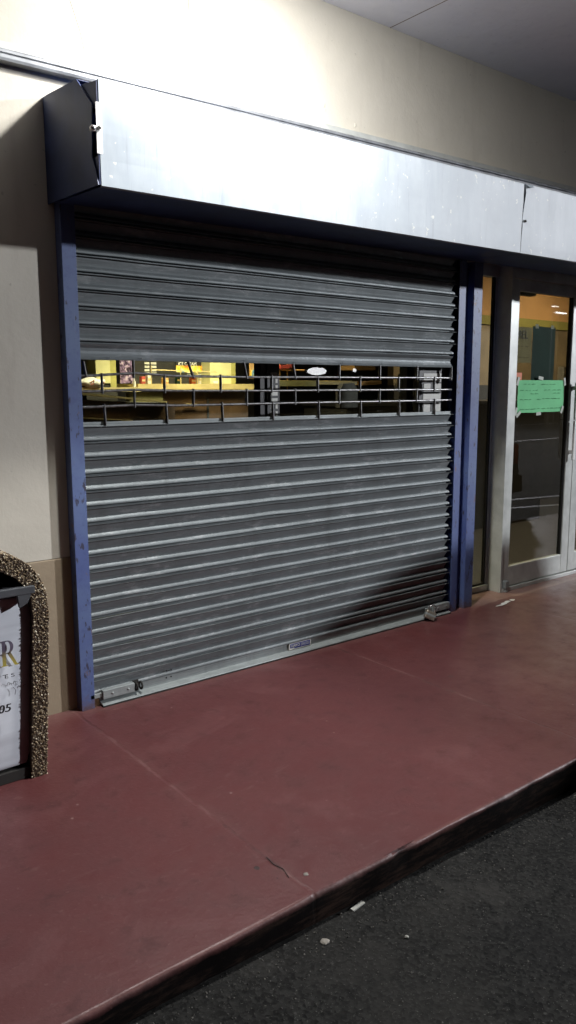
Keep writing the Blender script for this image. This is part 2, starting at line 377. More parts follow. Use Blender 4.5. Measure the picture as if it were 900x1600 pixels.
# pavement slab with rounded, slightly uneven kerb edge
bm = bmesh.new(); nx = 340
prof = [(.30, 0), (-1.0, 0), (-1.70, 0), (-1.740, 0), (-1.746, -.0015), (-1.751, -.006), (-1.753, -.014), (-1.755, -.07), (-1.756, -.22)]
rows = []
for i in range(nx+1):
    x = -5+13.0*i/nx; row = []
    for j, (y, z) in enumerate(prof):
        a = noise.noise(Vector((x*3, j*.3, 0)))*.006 + noise.noise(Vector((x*17, j*.9, 4)))*.0025 if j >= 4 else 0
        chip = max(0, noise.noise(Vector((x*5.3, 0, 9)))-.40)*.04 if 4 <= j <= 6 else 0
        row.append(bm.verts.new((x, y+a+chip, z-abs(a)*(.4 if j > 4 else .0)-chip*.3)))
    rows.append(row)
for a, b in zip(rows, rows[1:]):
    for j in range(len(prof)-1): bm.faces.new((a[j], a[j+1], b[j+1], b[j]))
for f in bm.faces: f.smooth = f.calc_center_median().y < -1.742
tag(link('pavement', bm, 'pave'), kind='structure')
# parking bay lines
bm = bmesh.new()
for (xa, ya, xb, yb) in [(7.6, -3.55, 10.5, -2.95), (7.4, -3.0, 9.4, -2.35), (12, -11.2, 26, -11.2), (16, -17.5, 40, -17.5)]:
    d = Vector((xb-xa, yb-ya, 0)).normalized(); n = Vector((-d.y, d.x, 0))*.05; z = ground_z(5, 0)+.004
    bm.faces.new([bm.verts.new(p) for p in ((xa-n.x, ya-n.y, z), (xb-n.x, yb-n.y, z), (xb+n.x, yb+n.y, z), (xa+n.x, ya+n.y, z))])
tag(link('parking_lines', bm, 'white'), kind='structure')

# ------------------------------------------------------------------ building
WY = .05
bld = thing('shop_building', (0, 0, 0), 'cream rendered shopfront wall with sand dado, gutter and canopy ceiling', 'building')
def bp(name, bm, mat, smooth=False, parent=None):
    o = link(name, bm, mat, None, smooth); o.parent = parent or bld; return o
bp('wall', boxes([(-6, -.02, WY, .35, .745, 3.56), (-.02, 8, WY, .35, 2.42, 3.56)]), 'wall')
d = B(-6, -.02, WY-.006, .35, -.05, .742, bev=.004); bp('dado', d, 'dado')
bp('ceiling', B(-6, 8, -2.15, .35, 3.56, 3.75), 'ceiling')
bp('ceiling_joint_strip', boxes([(1.99, 1.994, -2.1, WY, 3.5585, 3.562)]), 'tan')
# long ledge, 5 cm deep, running a little uphill
bm = bmesh.new()
lp = lambda x: (2.842+.012*x)
for x0, x1 in ((-6, 8),):
    pts = [(WY, 0), (.004, 0), (.0, .010), (.0, .022), (.006, .026), (.0, .030), (.0, .040), (.006, .046), (.012, .075), (WY, .083)]
    v = [[bm.verts.new((x, p[0], lp(x)+p[1])) for p in pts] for x in (x0, x1)]; n = len(pts)
    bm.faces.new(v[0]); bm.faces.new(v[1][::-1])
    for i in range(n-1): bm.faces.new((v[0][i], v[0][i+1], v[1][i+1], v[1][i]))
bmesh.ops.recalc_face_normals(bm, faces=bm.faces)
lo_ = bp('ledge', bm, 'ledge'); lo_.data.materials.append(M['alu'])
for p_ in lo_.data.polygons:
    if p_.center.z > lp(p_.center.x)+.044: p_.material_index = 1  # upper faces coloured lighter, light from above put into the material
# hairline crack and small bumps of filler on the wall
bm = bmesh.new(); tube(bm, [(.642, WY-.0005, 3.36), (.640, WY-.0005, 3.30), (.643, WY-.0005, 3.254)], .0016, 6)
bp('crack', bm, 'inkdark'); bm = bmesh.new(); tube(bm, [(.03, WY, 3.20), (.06, WY, 3.12), (.085, WY, 3.05), (.10, WY, 2.98)], .001, 6)
bp('crack', bm, 'inkdark')
for (x, z, r) in ((.694, 3.268, .009), (1.49, 3.04, .014), (1.50, 3.02, .008), (1.727, 2.985, .010), (.11, 2.98, .008), (1.36, 3.12, .007)):
    bm = bmesh.new(); bmesh.ops.create_icosphere(bm, subdivisions=1, radius=r, matrix=Matrix.Translation((x, WY, z)) @ Matrix.Diagonal((1, .35, 1.5, 1)))
    bp('filler_lump', bm, 'wall')
# interior shell
bp('interior_wall', boxes([(-.8, 9, 4.6, 4.75, 0, 3.1), (-.9, -.8, .35, 4.75, 0, 3.1), (9, 9.1, .35, 4.75, 0, 3.1)]), 'darkroom')
bp('interior_floor', B(-.8, 9, .3, 4.6, -.02, .0), 'darkroom')
bp('interior_ceiling', B(-.8, 9, .36, 4.6, 3.0, 3.05), 'tan')

# display window behind the shutter
win = bpy.data.objects.new('display_window', None); col.objects.link(win); win.parent = bld
def wp(n, bm, mt): return bp(n, bm, mt, parent=win)
wp('frame', boxes([(-.02, 2.86, .17, .23, 0, .08), (-.02, 2.86, .17, .23, 2.34, 2.42), (-.02, .03, .17, .23, .08, 2.34), (1.14, 1.18, .175, .235, .08, 2.34), (2.455, 2.86, .175, .235, .08, 2.34)]), 'darkframe')
wp('mullion', B(1.18, 1.27, .165, .235, .08, 2.34, bev=.003), 'darkframe')
wp('mullion', B(2.32, 2.40, .165, .235, .08, 2.34, bev=.003), 'darkframe')
wp('pane', B(.03, 1.14, .198, .204, .08, 2.34), 'glass')
wp('pane', B(1.27, 2.32, .198, .204, .08, 2.34), 'tinted')
# strips of white stickers
for z0, z1, full in ((1.583, 1.606, 1), (1.549, 1.572, 0), (1.516, 1.536, 0), (1.478, 1.500, 1), (1.44, 1.464, 1), (1.405, 1.428, 0), (1.366, 1.39, 0)):
    if full: wp('white_marking', B(1.203, 1.252, .1625, .1648, z0, z1), 'whitelabel')
    else: wp('white_marking', B(1.203, 1.219, .1625, .1648, z0, z1), 'whitelabel'); wp('white_marking', B(1.237, 1.252, .1625, .1648, z0, z1), 'whitelabel')
for z0, z1 in ((1.526, 1.566), (1.462, 1.50), (1.398, 1.436)): wp('white_marking', B(2.377, 2.392, .1625, .1648, z0, z1), 'whitelabel')
wp('window_post', B(2.31, 2.59, .052, .10, .0, 2.33, bev=.003), 'darkframe')
for z0, z1, full in ((1.560, 1.612, 1), (1.499, 1.547, 0), (1.434, 1.484, 1), (1.367, 1.420, 0)):
    if full: wp('white_marking', B(2.350, 2.520, .0495, .0515, z0, z1, bev=.0004), 'whitelabel')
    else:
        wp('white_marking', B(2.355, 2.418, .0495, .0515, z0, z1, bev=.0004), 'whitelabel'); wp('white_marking', B(2.447, 2.520, .0495, .0515, z0, z1, bev=.0004), 'whitelabel')

# side light and door
sl = bpy.data.objects.new('side_window', None); col.objects.link(sl); sl.parent = bld
bp('frame', boxes([(2.86, 3.30, .20, .26, 0, .045), (2.86, 3.30, .20, .26, 2.30, 2.42), (3.285, 3.30, .215, .25, .045, 2.30), (2.86, 2.88, .2, .26, .045, 2.30)], bev=.002), 'alu', parent=sl)
bp('gasket', boxes([(3.268, 3.285, .222, .245, .045, 2.30), (2.88, 3.268, .222, .245, .045, .06)]), 'black', parent=sl)
bp('pane', B(2.88, 3.268, .232, .238, .06, 2.30), 'tinted', parent=sl)
dr = bpy.data.objects.new('glass_door', None); col.objects.link(dr); dr.parent = bld
bp('door_frame', boxes([(3.30, 3.325, .09, .26, 0, 2.42), (3.325, 5.0, .09, .26, 2.29, 2.42), (3.325, 5.0, .085, .26, 0, .028)], bev=.002), 'alu', parent=dr)
bp('stile', boxes([(3.329, 3.41, .10, .145, .035, 2.285)], bev=.004), 'alu', parent=dr)
bp('stile', boxes([(4.105, 4.20, .10, .145, .035, 2.285)], bev=.004), 'alu', parent=dr)
bp('bottom_rail', B(3.41, 4.105, .101, .145, .035, .185, bev=.003), 'alu', parent=dr)
bp('top_rail', B(3.41, 4.105, .101, .145, 2.205, 2.285, bev=.003), 'alu', parent=dr)
bp('gasket', boxes([(3.41, 3.416, .108, .14, .185, 2.205), (4.098, 4.105, .108, .14, .185, 2.205)]), 'black', parent=dr)
bp('pane', B(3.416, 4.098, .122, .128, .185, 2.205), 'tinted', parent=dr)
bp('door_leaf', boxes([(4.206, 4.30, .10, .145, .035, 2.285), (4.30, 5.0, .101, .145, .035, .185), (4.30, 5.0, .101, .145, 2.205, 2.285)], bev=.003), 'alu', parent=dr)
bp('pane', B(4.30, 5.0, .122, .128, .185, 2.205), 'tinted', parent=dr)
bm = bmesh.new(); box(bm, 4.13, 4.165, .055, .072, 1.27, 1.56, bev=.005); box(bm, 4.13, 4.165, .055, .072, .95, 1.262, bev=.005)
box(bm, 4.137, 4.157, .072, .10, 1.50, 1.53); box(bm, 4.137, 4.157, .072, .10, 1.0, 1.03)
bp('handle', bm, 'white', parent=dr)
bp('pivot', boxes([(3.335, 3.375, .065, .10, .03, .085), (3.345, 3.372, .07, .10, 0, .028)], bev=.003), 'galv', parent=dr)
bm = bmesh.new(); tube(bm, [(3.42, .20, 2.14), (3.56, .26, 2.20)], .009, 8); box(bm, 3.5, 3.75, .2, .26, 2.2, 2.26)
bp('door_closer', bm, 'darkframe', parent=dr)
# wall left/right of openings, above right part
bp('pier', boxes([(5.0, 8, WY, .35, 0, 2.42)]), 'wall')
bp('interior_pier', boxes([(2.72, 2.86, .24, .30, 0, 2.42)]), 'tan')

# ================================================================== SHUTTER
P_ = .0762
sh = thing('roller_shutter', (1.3, 0, 0), 'closed grey slatted roller shutter between blue side rails, open grille band at eye height', 'shutter')
SLAT = [(-.0055, -.0012), (-.0050, -.0035), (.0140, -.0033), (.0140, -.0070), (.0068, -.0085), (.0092, -.016), (.0122, -.025), (.0150, -.034), (.0172, -.0440),
        (.0138, -.0468), (.0098, -.0500), (.0062, -.0535), (.0038, -.0575), (.0030, -.0620), (.0034, -.0655), (.0200, -.0670), (.0200, -.0748), (.0130, -.0815)]
def curtain(z_tops, x0, x1, bend=0):
    """slat profile (depth, drop) repeated down the curtain; each slat has a little wave of its own"""
    bm = bmesh.new(); nx = 60; k0 = random.random()*50
    for zt in z_tops:
        ph = random.random()*20; rows = []; off = random.uniform(-.0012, .0012); e0 = random.uniform(-.003, .003)
        for i in range(nx+1):
            x = x0+(x1-x0)*i/nx
            w_ = noise.noise(Vector((x*1.1, ph, zt)))*.0034 + max(0, noise.noise(Vector((x*2.3, ph*2, 5)))-.35)*.008 + noise.noise(Vector((x*5, ph, zt)))*.0006
            s_ = noise.noise(Vector((x*.7, zt*.8, k0)))*.004
            row = []
            for (dy, dz) in SLAT:
                yy = dy+off+s_; xx = x
                if i == nx: xx += e0 - dy*1.5
                row.append(bm.verts.new((xx, yy, zt+dz+w_)))
            rows.append(row)
        for a, b in zip(rows, rows[1:]):
            for j in range(len(SLAT)-1): bm.faces.new((a[j], b[j], b[j+1], a[j+1]))
    bmesh.ops.recalc_face_normals(bm, faces=bm.faces)
    return bm
def solid(o, t=.0012):
    md = o.modifiers.new('thickness', 'SOLIDIFY'); md.thickness = t; md.offset = -1; return o
# thin white lines measured at .1307 + .0762 k ; a slat's lip sits .0735 below its top
lower_tops = [.1307+.0762*k+.0735-.0762 for k in range(1, 17)]
lower_tops = [z+.0762*0 for z in lower_tops]
XL, XR = -.035, 2.585
cl = solid(link('slat_curtain', curtain([.1307-.0762*1+.0772+.0762*k for k in range(0, 17)], XL, XR), 'slat', sh))
cu_ = solid(link('slat_curtain', curtain([1.7225+.0772-.0762*0+.0762*k for k in range(0, 9)], XL, XR), 'slat', sh))
# half slat plates that clamp the grille
bm = bmesh.new()
prism(bm, [(.001, 1.722), (.006, 1.714), (.016, 1.703), (.0185, 1.690), (.0175, 1.678), (.011, 1.664), (.003, 1.653), (.0005, 1.650), (.004, 1.649), (.020, 1.68), (.021, 1.70), (.01, 1.72)], 'x', XL, XR-.01)
link('grille_top_slat', bm, 'slat', sh)
bm = bmesh.new(); box(bm, XL, XR-.02, -.004, .012, 1.346, 1.3525); box(bm, XL, XR-.02, .002, .012, 1.359, 1.368)
box(bm, XL, XR-.02, .004, .012, 1.352, 1.36)
link('grille_bottom_slat', bm, 'galv', sh)
# dark strip where the curtain runs into the deep channel
# grille
rows_z = [1.578, 1.506, 1.438]
for ri, z in enumerate(rows_z):
    pts = []
    for i in range(61):
        x = XL+(2.565-XL)*i/60
        k = max(0, 1-abs(x-.27)/.22)*(.012, .006, .006)[ri]
        wv = noise.noise(Vector((x*1.5, ri*3.3, 0)))*.003
        pts.append((x, -.001+noise.noise(Vector((x*1.3, ri*5.1, 7)))*.004, z+k+wv+(.004*(x/2.56) if ri != 1 else .002)))
    link('grille_rod', tube(bmesh.new(), pts, .0062, 10), 'rod', sh, True)
def lk(x, z1, z0, lean=0):
    bm = bmesh.new(); box(bm, x-.0026, x+.0026, -.011, .008, z0-.012, z1+.012, bev=.001)
    for v in bm.verts: v.co.x += lean*(v.co.z-z0)/(z1-z0)
    link('grille_link', bm, 'rod', sh)
LX = [.10+.3275*i for i in range(8)]; LM = [-.065+.3275*i for i in range(1, 9)]
for i, x in enumerate(LM): lk(x, 1.640, 1.580, (.0, -.022, -.014, -.012, 0, 0, 0, 0)[i])
lk(.022, 1.63, 1.582, -.008)
for i, x in enumerate(LX): lk(x, 1.578, 1.508)
for i, x in enumerate(LM[:7]): lk(x, 1.506, 1.44)
for i, x in enumerate(LX): lk(x+.01, 1.438, 1.362, -.004)
for x in (.144, .31, .60, .92, 1.25, 1.6, 1.92):
    bm = bmesh.new(); bmesh.ops.create_icosphere(bm, subdivisions=1, radius=.0035, matrix=Matrix.Translation((x, .0, 1.664+random.uniform(-.003, .003))))
    link('rivet', bm, 'galv', sh)
# bottom rail: upright flange and forward lip
bm = bmesh.new()
prism(bm, [(.012, .060), (.012, .022), (-.030, .012), (-.032, .008), (.016, .006), (.016, .060)], 'x', .03, 2.59)
link('bottom_rail', bm, 'galv', sh)
bm = bmesh.new(); prism(bm, [(-.034, .006), (-.034, .0005), (.01, .0005), (.01, .006)], 'x', .03, 2.59); link('bottom_seal', bm, 'bindark', sh)
for x, z in ((.400, .0900), (.427, .0895), (.402, .050), (.430, .050)):
    bm = bmesh.new(); bmesh.ops.create_cone(bm, cap_ends=True, segments=8, radius1=.004, radius2=.004, depth=.004, matrix=Matrix.Translation((x, .004 if z > .07 else .0115, z)) @ Matrix.Rotation(R(90), 4, 'X'))
    link('bolt_hole', bm, 'black', sh)
# slide bolts at both ends
def slide_bolt(x0, x1, ring):
    bm = bmesh.new(); box(bm, x0, x1, -.022, .004, .034, .080, bev=.003)
    for x in (x0+.05, x0+.135):
        bmesh.ops.create_icosphere(bm, subdivisions=2, radius=.006, matrix=Matrix.Translation((x, -.022, .058)))
    o = link('slide_bolt', bm, 'galv', sh)
    bm = bmesh.new(); box(bm, x0-.06, x0, -.012, .0, .046, .068, bev=.002); sub('bolt_bar', bm, 'galv', o)
    if ring:
        bm = bmesh.new()
        for dx in (0, .026):
            tube(bm, [(x1+.012+dx+.0*math.cos(a), -.012+.016*math.cos(a), .056+.018*math.sin(a)) for a in [i*math.pi/6 for i in range(13)]], .005, 8)
        box(bm, x1, x1+.03, -.004, .004, .03, .085); sub('hasp', bm, 'bindark', o)
    return o
slide_bolt(.035, .205, True); slide_bolt(2.42, 2.59, False)
# maker's label
bm = B(1.206, 1.369, .0035, .0118, .0245, .0625); lab = link('sticker', bm, 'whitelabel', sh)
for d_ in (0,):
    sub('blue_field', boxes([(1.213, 1.362, .0025, .0034, .036, .0585), (1.245, 1.362, .0025, .0034, .030, .0362)]), 'bluelabel', lab)
    t = text_bm('HAKO', .024, .0004, .95); move(t, 1.219, .0018, .039); sub('lettering', t, 'whitelabel', lab)
    sub('lettering', boxes([(1.292, 1.354, .0018, .0024, .0505-i*.0065, .0520-i*.0065) for i in range(3)]), 'whitelabel', lab)
# side rails (folded channels)
def rail(x0, x1, ztop, parent, dep=.055, y0=-.012, open_side=0):
    bm = bmesh.new(); box(bm, x0, x1, y0, y0+.003, .0, ztop, bev=.0008)
    if open_side >= 0: box(bm, x0, x0+.003, y0+.003, WY, .0, ztop)
    if open_side <= 0: box(bm, x1-.003, x1, y0+.003, WY, .0, ztop)
    return link('guide_rail', bm, 'blue', parent)
rail(-.070, -.004, 2.33, sh, open_side=1)
rail(2.603, 2.668, 2.33, sh, open_side=-1)
link('rail_channel', boxes([(-.066, .0, .035, WY-.002, 0, 2.33), (2.60, 2.664, .035, .165, 0, 2.33), (-.02, -.004, WY, .165, 0, 2.33)]), 'navy', sh)
# box: end plate, cover, underside
zb = lambda x: 2.297+.007*x
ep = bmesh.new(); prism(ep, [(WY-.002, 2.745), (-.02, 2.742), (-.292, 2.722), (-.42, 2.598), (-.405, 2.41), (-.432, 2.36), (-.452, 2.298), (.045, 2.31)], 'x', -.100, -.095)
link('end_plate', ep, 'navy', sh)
bm = bmesh.new(); box(bm, -.103, -.080, -.462, -.458, 2.41, 2.595); link('mounting_tab', bm, 'white', sh)
def cover(x0, x1, parent, notch=0):
    bm = bmesh.new(); n = 40; top = lambda x: 2.683+.010*x; r = []
    for i in range(n+1):
        x = x0+(x1-x0)*i/n
        wv = noise.noise(Vector((x*1.7, x0, 0)))*.004
        if notch == 1 and i >= n-2: wv -= .0
        zt, zl = top(x), zb(x)
        row = [bm.verts.new((x, -.29, zt-.012))]
        for k in range(9):
            t = k/8; bul = noise.noise(Vector((x*1.5, t*2, x0)))*.004
            xx = x
            if notch == 1 and i == n: xx = x-.016*(t)                     # slanting right end
            if notch == 2 and i == 0: xx = x-.018*t+(.024*max(0, .45-t)/.45 if t > .02 else .006)+(.004 if k == 5 else 0)
            row.append(bm.verts.new((xx, -.452-.004*t*0+bul, zt+(zl-zt)*t)))
        row.append(bm.verts.new((row[-1].co.x, -.440, zl-.004)))
        row.append(bm.verts.new((row[-1].co.x, -.022, zl+.012)))
        r.append(row)
    for a, b in zip(r, r[1:]):
        for j in range(len(a)-1): bm.faces.new((a[j], a[j+1], b[j+1], b[j]))
    bmesh.ops.recalc_face_normals(bm, faces=bm.faces)
    return bm
cv = cover(-.085, 2.628, sh, 1)
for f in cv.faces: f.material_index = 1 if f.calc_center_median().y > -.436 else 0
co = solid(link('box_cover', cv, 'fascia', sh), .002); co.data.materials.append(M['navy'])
# top flange folded back, and side return behind the end plate
bm = bmesh.new(); prism(bm, [(-.45, 2.675), (-.30, 2.70), (-.32, 2.62), (-.425, 2.585), (-.45, 2.56)], 'x', -.092, -.089)
link('cover_return', bm, 'navy', sh); bm = bmesh.new(); prism(bm, [(-.45, 2.41), (-.40, 2.40), (-.405, 2.31), (-.45, 2.30)], 'x', -.092, -.089)
link('cover_return', bm, 'navy', sh)
bm = bmesh.new(); box(bm, -.09, 2.6, -.29, WY+.01, 2.722, 2.725); link('box_top', bm, 'navy', sh); bm = B(-.003, 0, -.44, WY, 2.32, 2.63); link('inner_plate', bm, 'navy', sh); bm = bmesh.new(); box(bm, 0, 2.6, -.296, -.292, 2.64, 2.725); link('box_top', bm, 'navy', sh)  # upright front strip is added to keep lamp light out of the box
bm = bmesh.new(); tube(bm, [(-.125, -.452, 2.494), (-.09, -.452, 2.494)], .008, 8)
bmesh.ops.create_icosphere(bm, subdivisions=2, radius=.013, matrix=Matrix.Translation((-.118, -.462, 2.497)))
bmesh.ops.create_icosphere(bm, subdivisions=2, radius=.008, matrix=Matrix.Translation((-.092, -.466, 2.503)))
link('cover_bolt', bm, 'steel', sh, True)
bm = bmesh.new(); tube(bm, [(0, .14, 2.53), (2.6, .14, 2.53)], .085, 20); link('barrel', bm, 'slat', sh, True)
bm = boxes([(-.02, 2.6, WY-.004, WY-.002, 2.42, 2.55)]); link('back_plate', bm, 'navy', sh)

# second shutter over the doorway: only its rail and box show
s2 = thing('roller_shutter', (3.8, 0, 0), 'raised door shutter box with bent corner and one blue rail by the glass door', 'shutter')
rail(2.752, 2.838, 2.33, s2, open_side=1)
link('rail_channel', boxes([(2.668, 2.752, .040, .165, 0, 2.33), (2.755, 2.835, .0, .165, 0, 2.33)]), 'blue', s2)
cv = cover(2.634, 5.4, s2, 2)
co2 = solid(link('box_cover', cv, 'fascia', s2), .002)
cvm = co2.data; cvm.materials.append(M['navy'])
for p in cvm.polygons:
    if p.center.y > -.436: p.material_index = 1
bm = bmesh.new(); f = [bm.verts.new(p) for p in ((2.642, -.456, 2.708), (2.660, -.470, 2.690), (2.705, -.462, 2.700), (2.72, -.456, 2.711))]; bm.faces.new(f)
solid(link('bent_corner', bm, 'fascia', s2), .002)
bm = bmesh.new(); bmesh.ops.create_icosphere(bm, subdivisions=2, radius=.008, matrix=Matrix.Translation((2.645, -.458, 2.50)))
link('cover_bolt', bm, 'bindark', s2, True)
link('box_top', boxes([(2.601, 5.4, -.29, WY+.01, 2.722, 2.725), (2.6, 5.4, -.10, .09, 2.40, 2.42), (2.601, 5.4, -.296, -.292, 2.64, 2.725)]), 'navy', s2)  # last piece is an added strip that blocks lamp light

# padlock, hanging from the right bolt
pl = thing('padlock', (2.33, -.04, .03), 'worn metal padlock hanging at the right foot of the shutter', 'padlock')
rot = Matrix.Translation((2.345, -.062, .043)) @ Matrix.Rotation(R(-38), 4, 'Z') @ Matrix.Rotation(R(24), 4, 'Y') @ Matrix.Rotation(R(-16), 4, 'X') @ Matrix.Scale(1.2, 4)
bm = bmesh.new(); box(bm, -.030, .030, -.016, .016, -.026, .020, bev=.006); bmesh.ops.transform(bm, matrix=rot, verts=bm.verts); link('body', bm, 'brass', pl)
bm = bmesh.new(); box(bm, -.0305, .0305, -.0165, .0165, -.010, .006, bev=.004); bmesh.ops.transform(bm, matrix=rot, verts=bm.verts); link('band', bm, 'galv', pl)
bm = bmesh.new(); tube(bm, [(-.018, 0, .02), (-.018, 0, .036)]+[(.018*math.cos(a), 0, .036+.018*math.sin(a)) for a in [math.pi-i*math.pi/8 for i in range(1, 8)]]+[(.018, 0, .036), (.018, 0, .02)], .0045, 8)
bmesh.ops.transform(bm, matrix=rot, verts=bm.verts); link('shackle', bm, 'steel', pl, True)

# ================================================================== NOTICES ON THE DOOR
def sheet(x0, x1, z0, z1, y, seed, nx=14, nz=8, amp=.0025):
    bm = bmesh.new(); g = []
    for i in range(nx+1):
        g.append([bm.verts.new((x0+(x1-x0)*i/nx + noise.noise(Vector((seed, j*.5, i*.1)))*.006, y-abs(noise.noise(Vector((i*.35, j*.35, seed))))*amp*2, z0+(z1-z0)*j/nz + noise.noise(Vector((i*.3, seed, 1)))*.004)) for j in range(nz+1)])
    for i in range(nx):
        for j in range(nz): bm.faces.new((g[i][j], g[i+1][j], g[i+1][j+1], g[i][j+1])).smooth = True
    return bm
def scribble(lines, y, h, seed):
    rnd = random.Random(seed); bm = bmesh.new()
    for (x0, x1, z) in lines:
        x = x0
        while x < x1:
            wl = rnd.uniform(.02, .06)
            pts = []
            n = max(3, int(wl/.004))
            for k in range(n): pts.append((x+wl*k/n, y, z+(h*(.5 if k % 2 else -.5))*rnd.uniform(.3, 1)))
            tube(bm, pts, .0007, 4); x += wl+rnd.uniform(.008, .02)
    return bm
g1 = thing('paper_notice', (3.74, .11, 1.45), 'bright green handwritten notice taped across the door glass', 'notice')
link('paper', sheet(3.452, 4.048, 1.335, 1.575, .116, 3), 'green', g1)
link('handwriting', scribble([(3.52, 3.63, 1.545), (3.74, 3.93, 1.545), (3.475, 3.60, 1.50), (3.63, 3.70, 1.50), (3.78, 3.87, 1.502), (3.89, 4.0, 1.502), (3.60, 3.71, 1.475), (3.9, 3.98, 1.478), (3.475, 3.60, 1.432), (3.69, 3.74, 1.432), (3.76, 3.89, 1.437), (3.92, 3.98, 1.437), (3.48, 3.63, 1.36), (3.66, 3.8, 1.362), (3.83, 4.0, 1.364)], .1095, .008, 4), 'ink', g1)
bm = bmesh.new()
for (x, z, a) in ((3.445, 1.565, .3), (4.05, 1.565, -.2), (3.435, 1.345, .2), (3.465, 1.325, .9), (4.03, 1.35, .4), (3.73, 1.59, 1.7), (3.72, 1.325, 1.5)):
    b2 = bmesh.new(); box(b2, -.012, .012, -.0005, .0005, -.03, .03); move(b2, x, .111, z, 0, a); link('tape', b2, 'tape', g1)
g2 = thing('paper_notice', (3.5, .13, 1.83), 'cream sheet with black handwritten capitals behind the door glass, left of the dark poster', 'notice')
link('paper', sheet(3.385, 3.625, 1.70, 1.958, .135, 8), 'cream', g2)
t = text_bm('REL', .085, .0005, .85); move(t, 3.455, .130, 1.872, 0, -.04); link('handwriting', t, 'brown', g2)
link('handwriting', scribble([(3.44, 3.54, 1.82), (3.46, 3.56, 1.74)], .130, .006, 9), 'brown', g2)
g3 = thing('poster', (3.78, .13, 1.77), 'tall plain dark green poster behind the door glass above the green notice', 'poster')
link('paper', sheet(3.632, 3.925, 1.53, 1.97, .135, 12), 'teal', g3)
bm = bmesh.new(); box(bm, 3.66, 3.70, .131, .132, 1.955, 1.985); box(bm, 3.86, 3.90, .131, .132, 1.96, 1.985); link('tape', bm, 'tape', g3)
g4 = thing('paper_notice', (4.05, .13, 1.62), 'small beige notice behind the door glass right of the dark poster', 'notice')
link('paper', sheet(3.98, 4.085, 1.565, 1.68, .134, 5, amp=.001), 'beigepaper', g4)
link('lettering', scribble([(4.005, 4.06, 1.655), (4.0, 4.065, 1.645), (4.02, 4.04, 1.625), (4.02, 4.04, 1.612)], .130, .003, 6), 'brown', g4)
g5 = thing('sticker', (3.45, .13, 1.6), 'small orange and red sticker on the door glass by the left stile', 'sticker')
link('paper', B(3.418, 3.495, .117, .119, 1.565, 1.628), 'orangepaper', g5)
link('lettering', boxes([(3.422, 3.485, .1155, .1168, 1.582, 1.586), (3.422, 3.475, .1155, .1168, 1.571, 1.575), (3.422, 3.478, .1155, .1168, 1.593, 1.598)]), 'cream', g5)

# ================================================================== SHOP INTERIOR
def item(name, label, cat, parts, group=None):
    t = thing(name, tuple(parts[0][3]) if len(parts[0]) > 3 else (0, 0, 0), label, cat, group)
    for p in parts: link(p[0], p[1], p[2], t)
    return t
Dp = 2.2
item('service_counter', 'tall brown service counter with pale wood top inside the shop window', 'counter', [
    ('counter_top', prism(bmesh.new(), [(1.46, 2.20), (2.58, 2.20), (2.58, 2.85), (1.80, 2.85), (1.40, 2.45)], 'z', 1.507, 1.555), 'woodtop'),
    ('front_panel', B(1.70, 2.56, 2.26, 2.32, 0, 1.507, bev=.004), 'brown'),
    ('side_panel', B(1.40, 1.70, 2.24, 2.30, 0, 1.49, bev=.004), 'olive'),
    ('panel_join', boxes([(2.13, 2.15, 2.255, 2.26, 0, 1.44)]), 'darkframe'),
    ('trim', boxes([(1.4, 2.15, 2.225, 2.24, 1.372, 1.378), (1.46, 1.52, 2.22, 2.24, 1.39, 1.397), (1.55, 1.61, 2.22, 2.24, 1.39, 1.397), (1.90, 2.02, 2.22, 2.24, 1.385, 1.393)]), 'cream')])
bm = bmesh.new()
tube(bm, [(1.60, 2.24, 1.665), (2.22, 2.24, 1.655)], .004, 6)
for x in (1.60, 1.87, 2.03): tube(bm, [(x, 2.24, 1.555), (x, 2.24, 1.70)], .004, 6)
item('wire_rail', 'thin wire guard rail standing on the pale wood counter top', 'rail', [('rail', bm, 'woodtop')])
item('wall_cabinet', 'pale yellow corner cabinet nearest the left blue rail', 'cabinet', [('door_panel', B(1.18, 1.30, 2.35, 2.75, 1.56, 2.1), 'yellow'), ('side_panel', boxes([(1.30, 1.352, 2.352, 2.75, 1.52, 2.1)]), 'yellow_shaded'), ('base_panel', B(1.10, 1.36, 2.36, 2.75, 1.35, 1.555), 'darkroom')])
item('wall_cabinet', 'wide pale yellow cabinet at the right end of the wood counter top', 'cabinet', [('door_panel', B(2.235, 2.452, 2.36, 2.8, 1.557, 2.1), 'yellow'), ('side_panel', boxes([(2.452, 2.50, 2.362, 2.8, 1.557, 2.1)]), 'yellow_shaded'), ('white_tag', B(2.26, 2.31, 2.352, 2.358, 1.56, 1.58), 'white')])
item('poster', 'purple flower patterned poster behind the wire rail', 'poster', [('print', B(1.46, 1.585, 2.50, 2.51, 1.56, 1.86), 'purple')])
item('menu_board', 'black menu board with small white boxes of print behind the wire rail', 'board', [('board', B(1.62, 2.24, 2.62, 2.64, 1.55, 2.0), 'darkframe'),
    ('white_print', boxes([(1.745+dx, 1.745+dx+w_, 2.612, 2.618, z, z+.018) for dx, w_ in ((0, .045), (.062, .05)) for z in (1.635, 1.662, 1.69, 1.72)] + [(2.20-.04, 2.20, 2.612, 2.618, z, z+.007) for z in (1.63, 1.65, 1.67, 1.69)]), 'white'),
    ])
t_ = item('lit_sign', 'small sign with white capitals over a yellow and blue picture', 'sign', [('board', B(1.885, 2.135, 2.34, 2.35, 1.66, 1.78), 'black'), ('picture', B(1.885, 2.135, 2.33, 2.339, 1.652, 1.705), 'picture')])
t = text_bm('ICE CREAM', .036, .0006, 1.0); move(t, 1.90, 2.328, 1.708); link('lettering', t, 'white', t_)
item('notice_card', 'yellow card fixed beside the window post above the counter', 'notice', [('card', B(2.52, 2.60, 2.18, 2.185, 1.60, 1.74), 'card'), ('picture', B(2.525, 2.60, 2.172, 2.178, 1.615, 1.675), 'picture')])
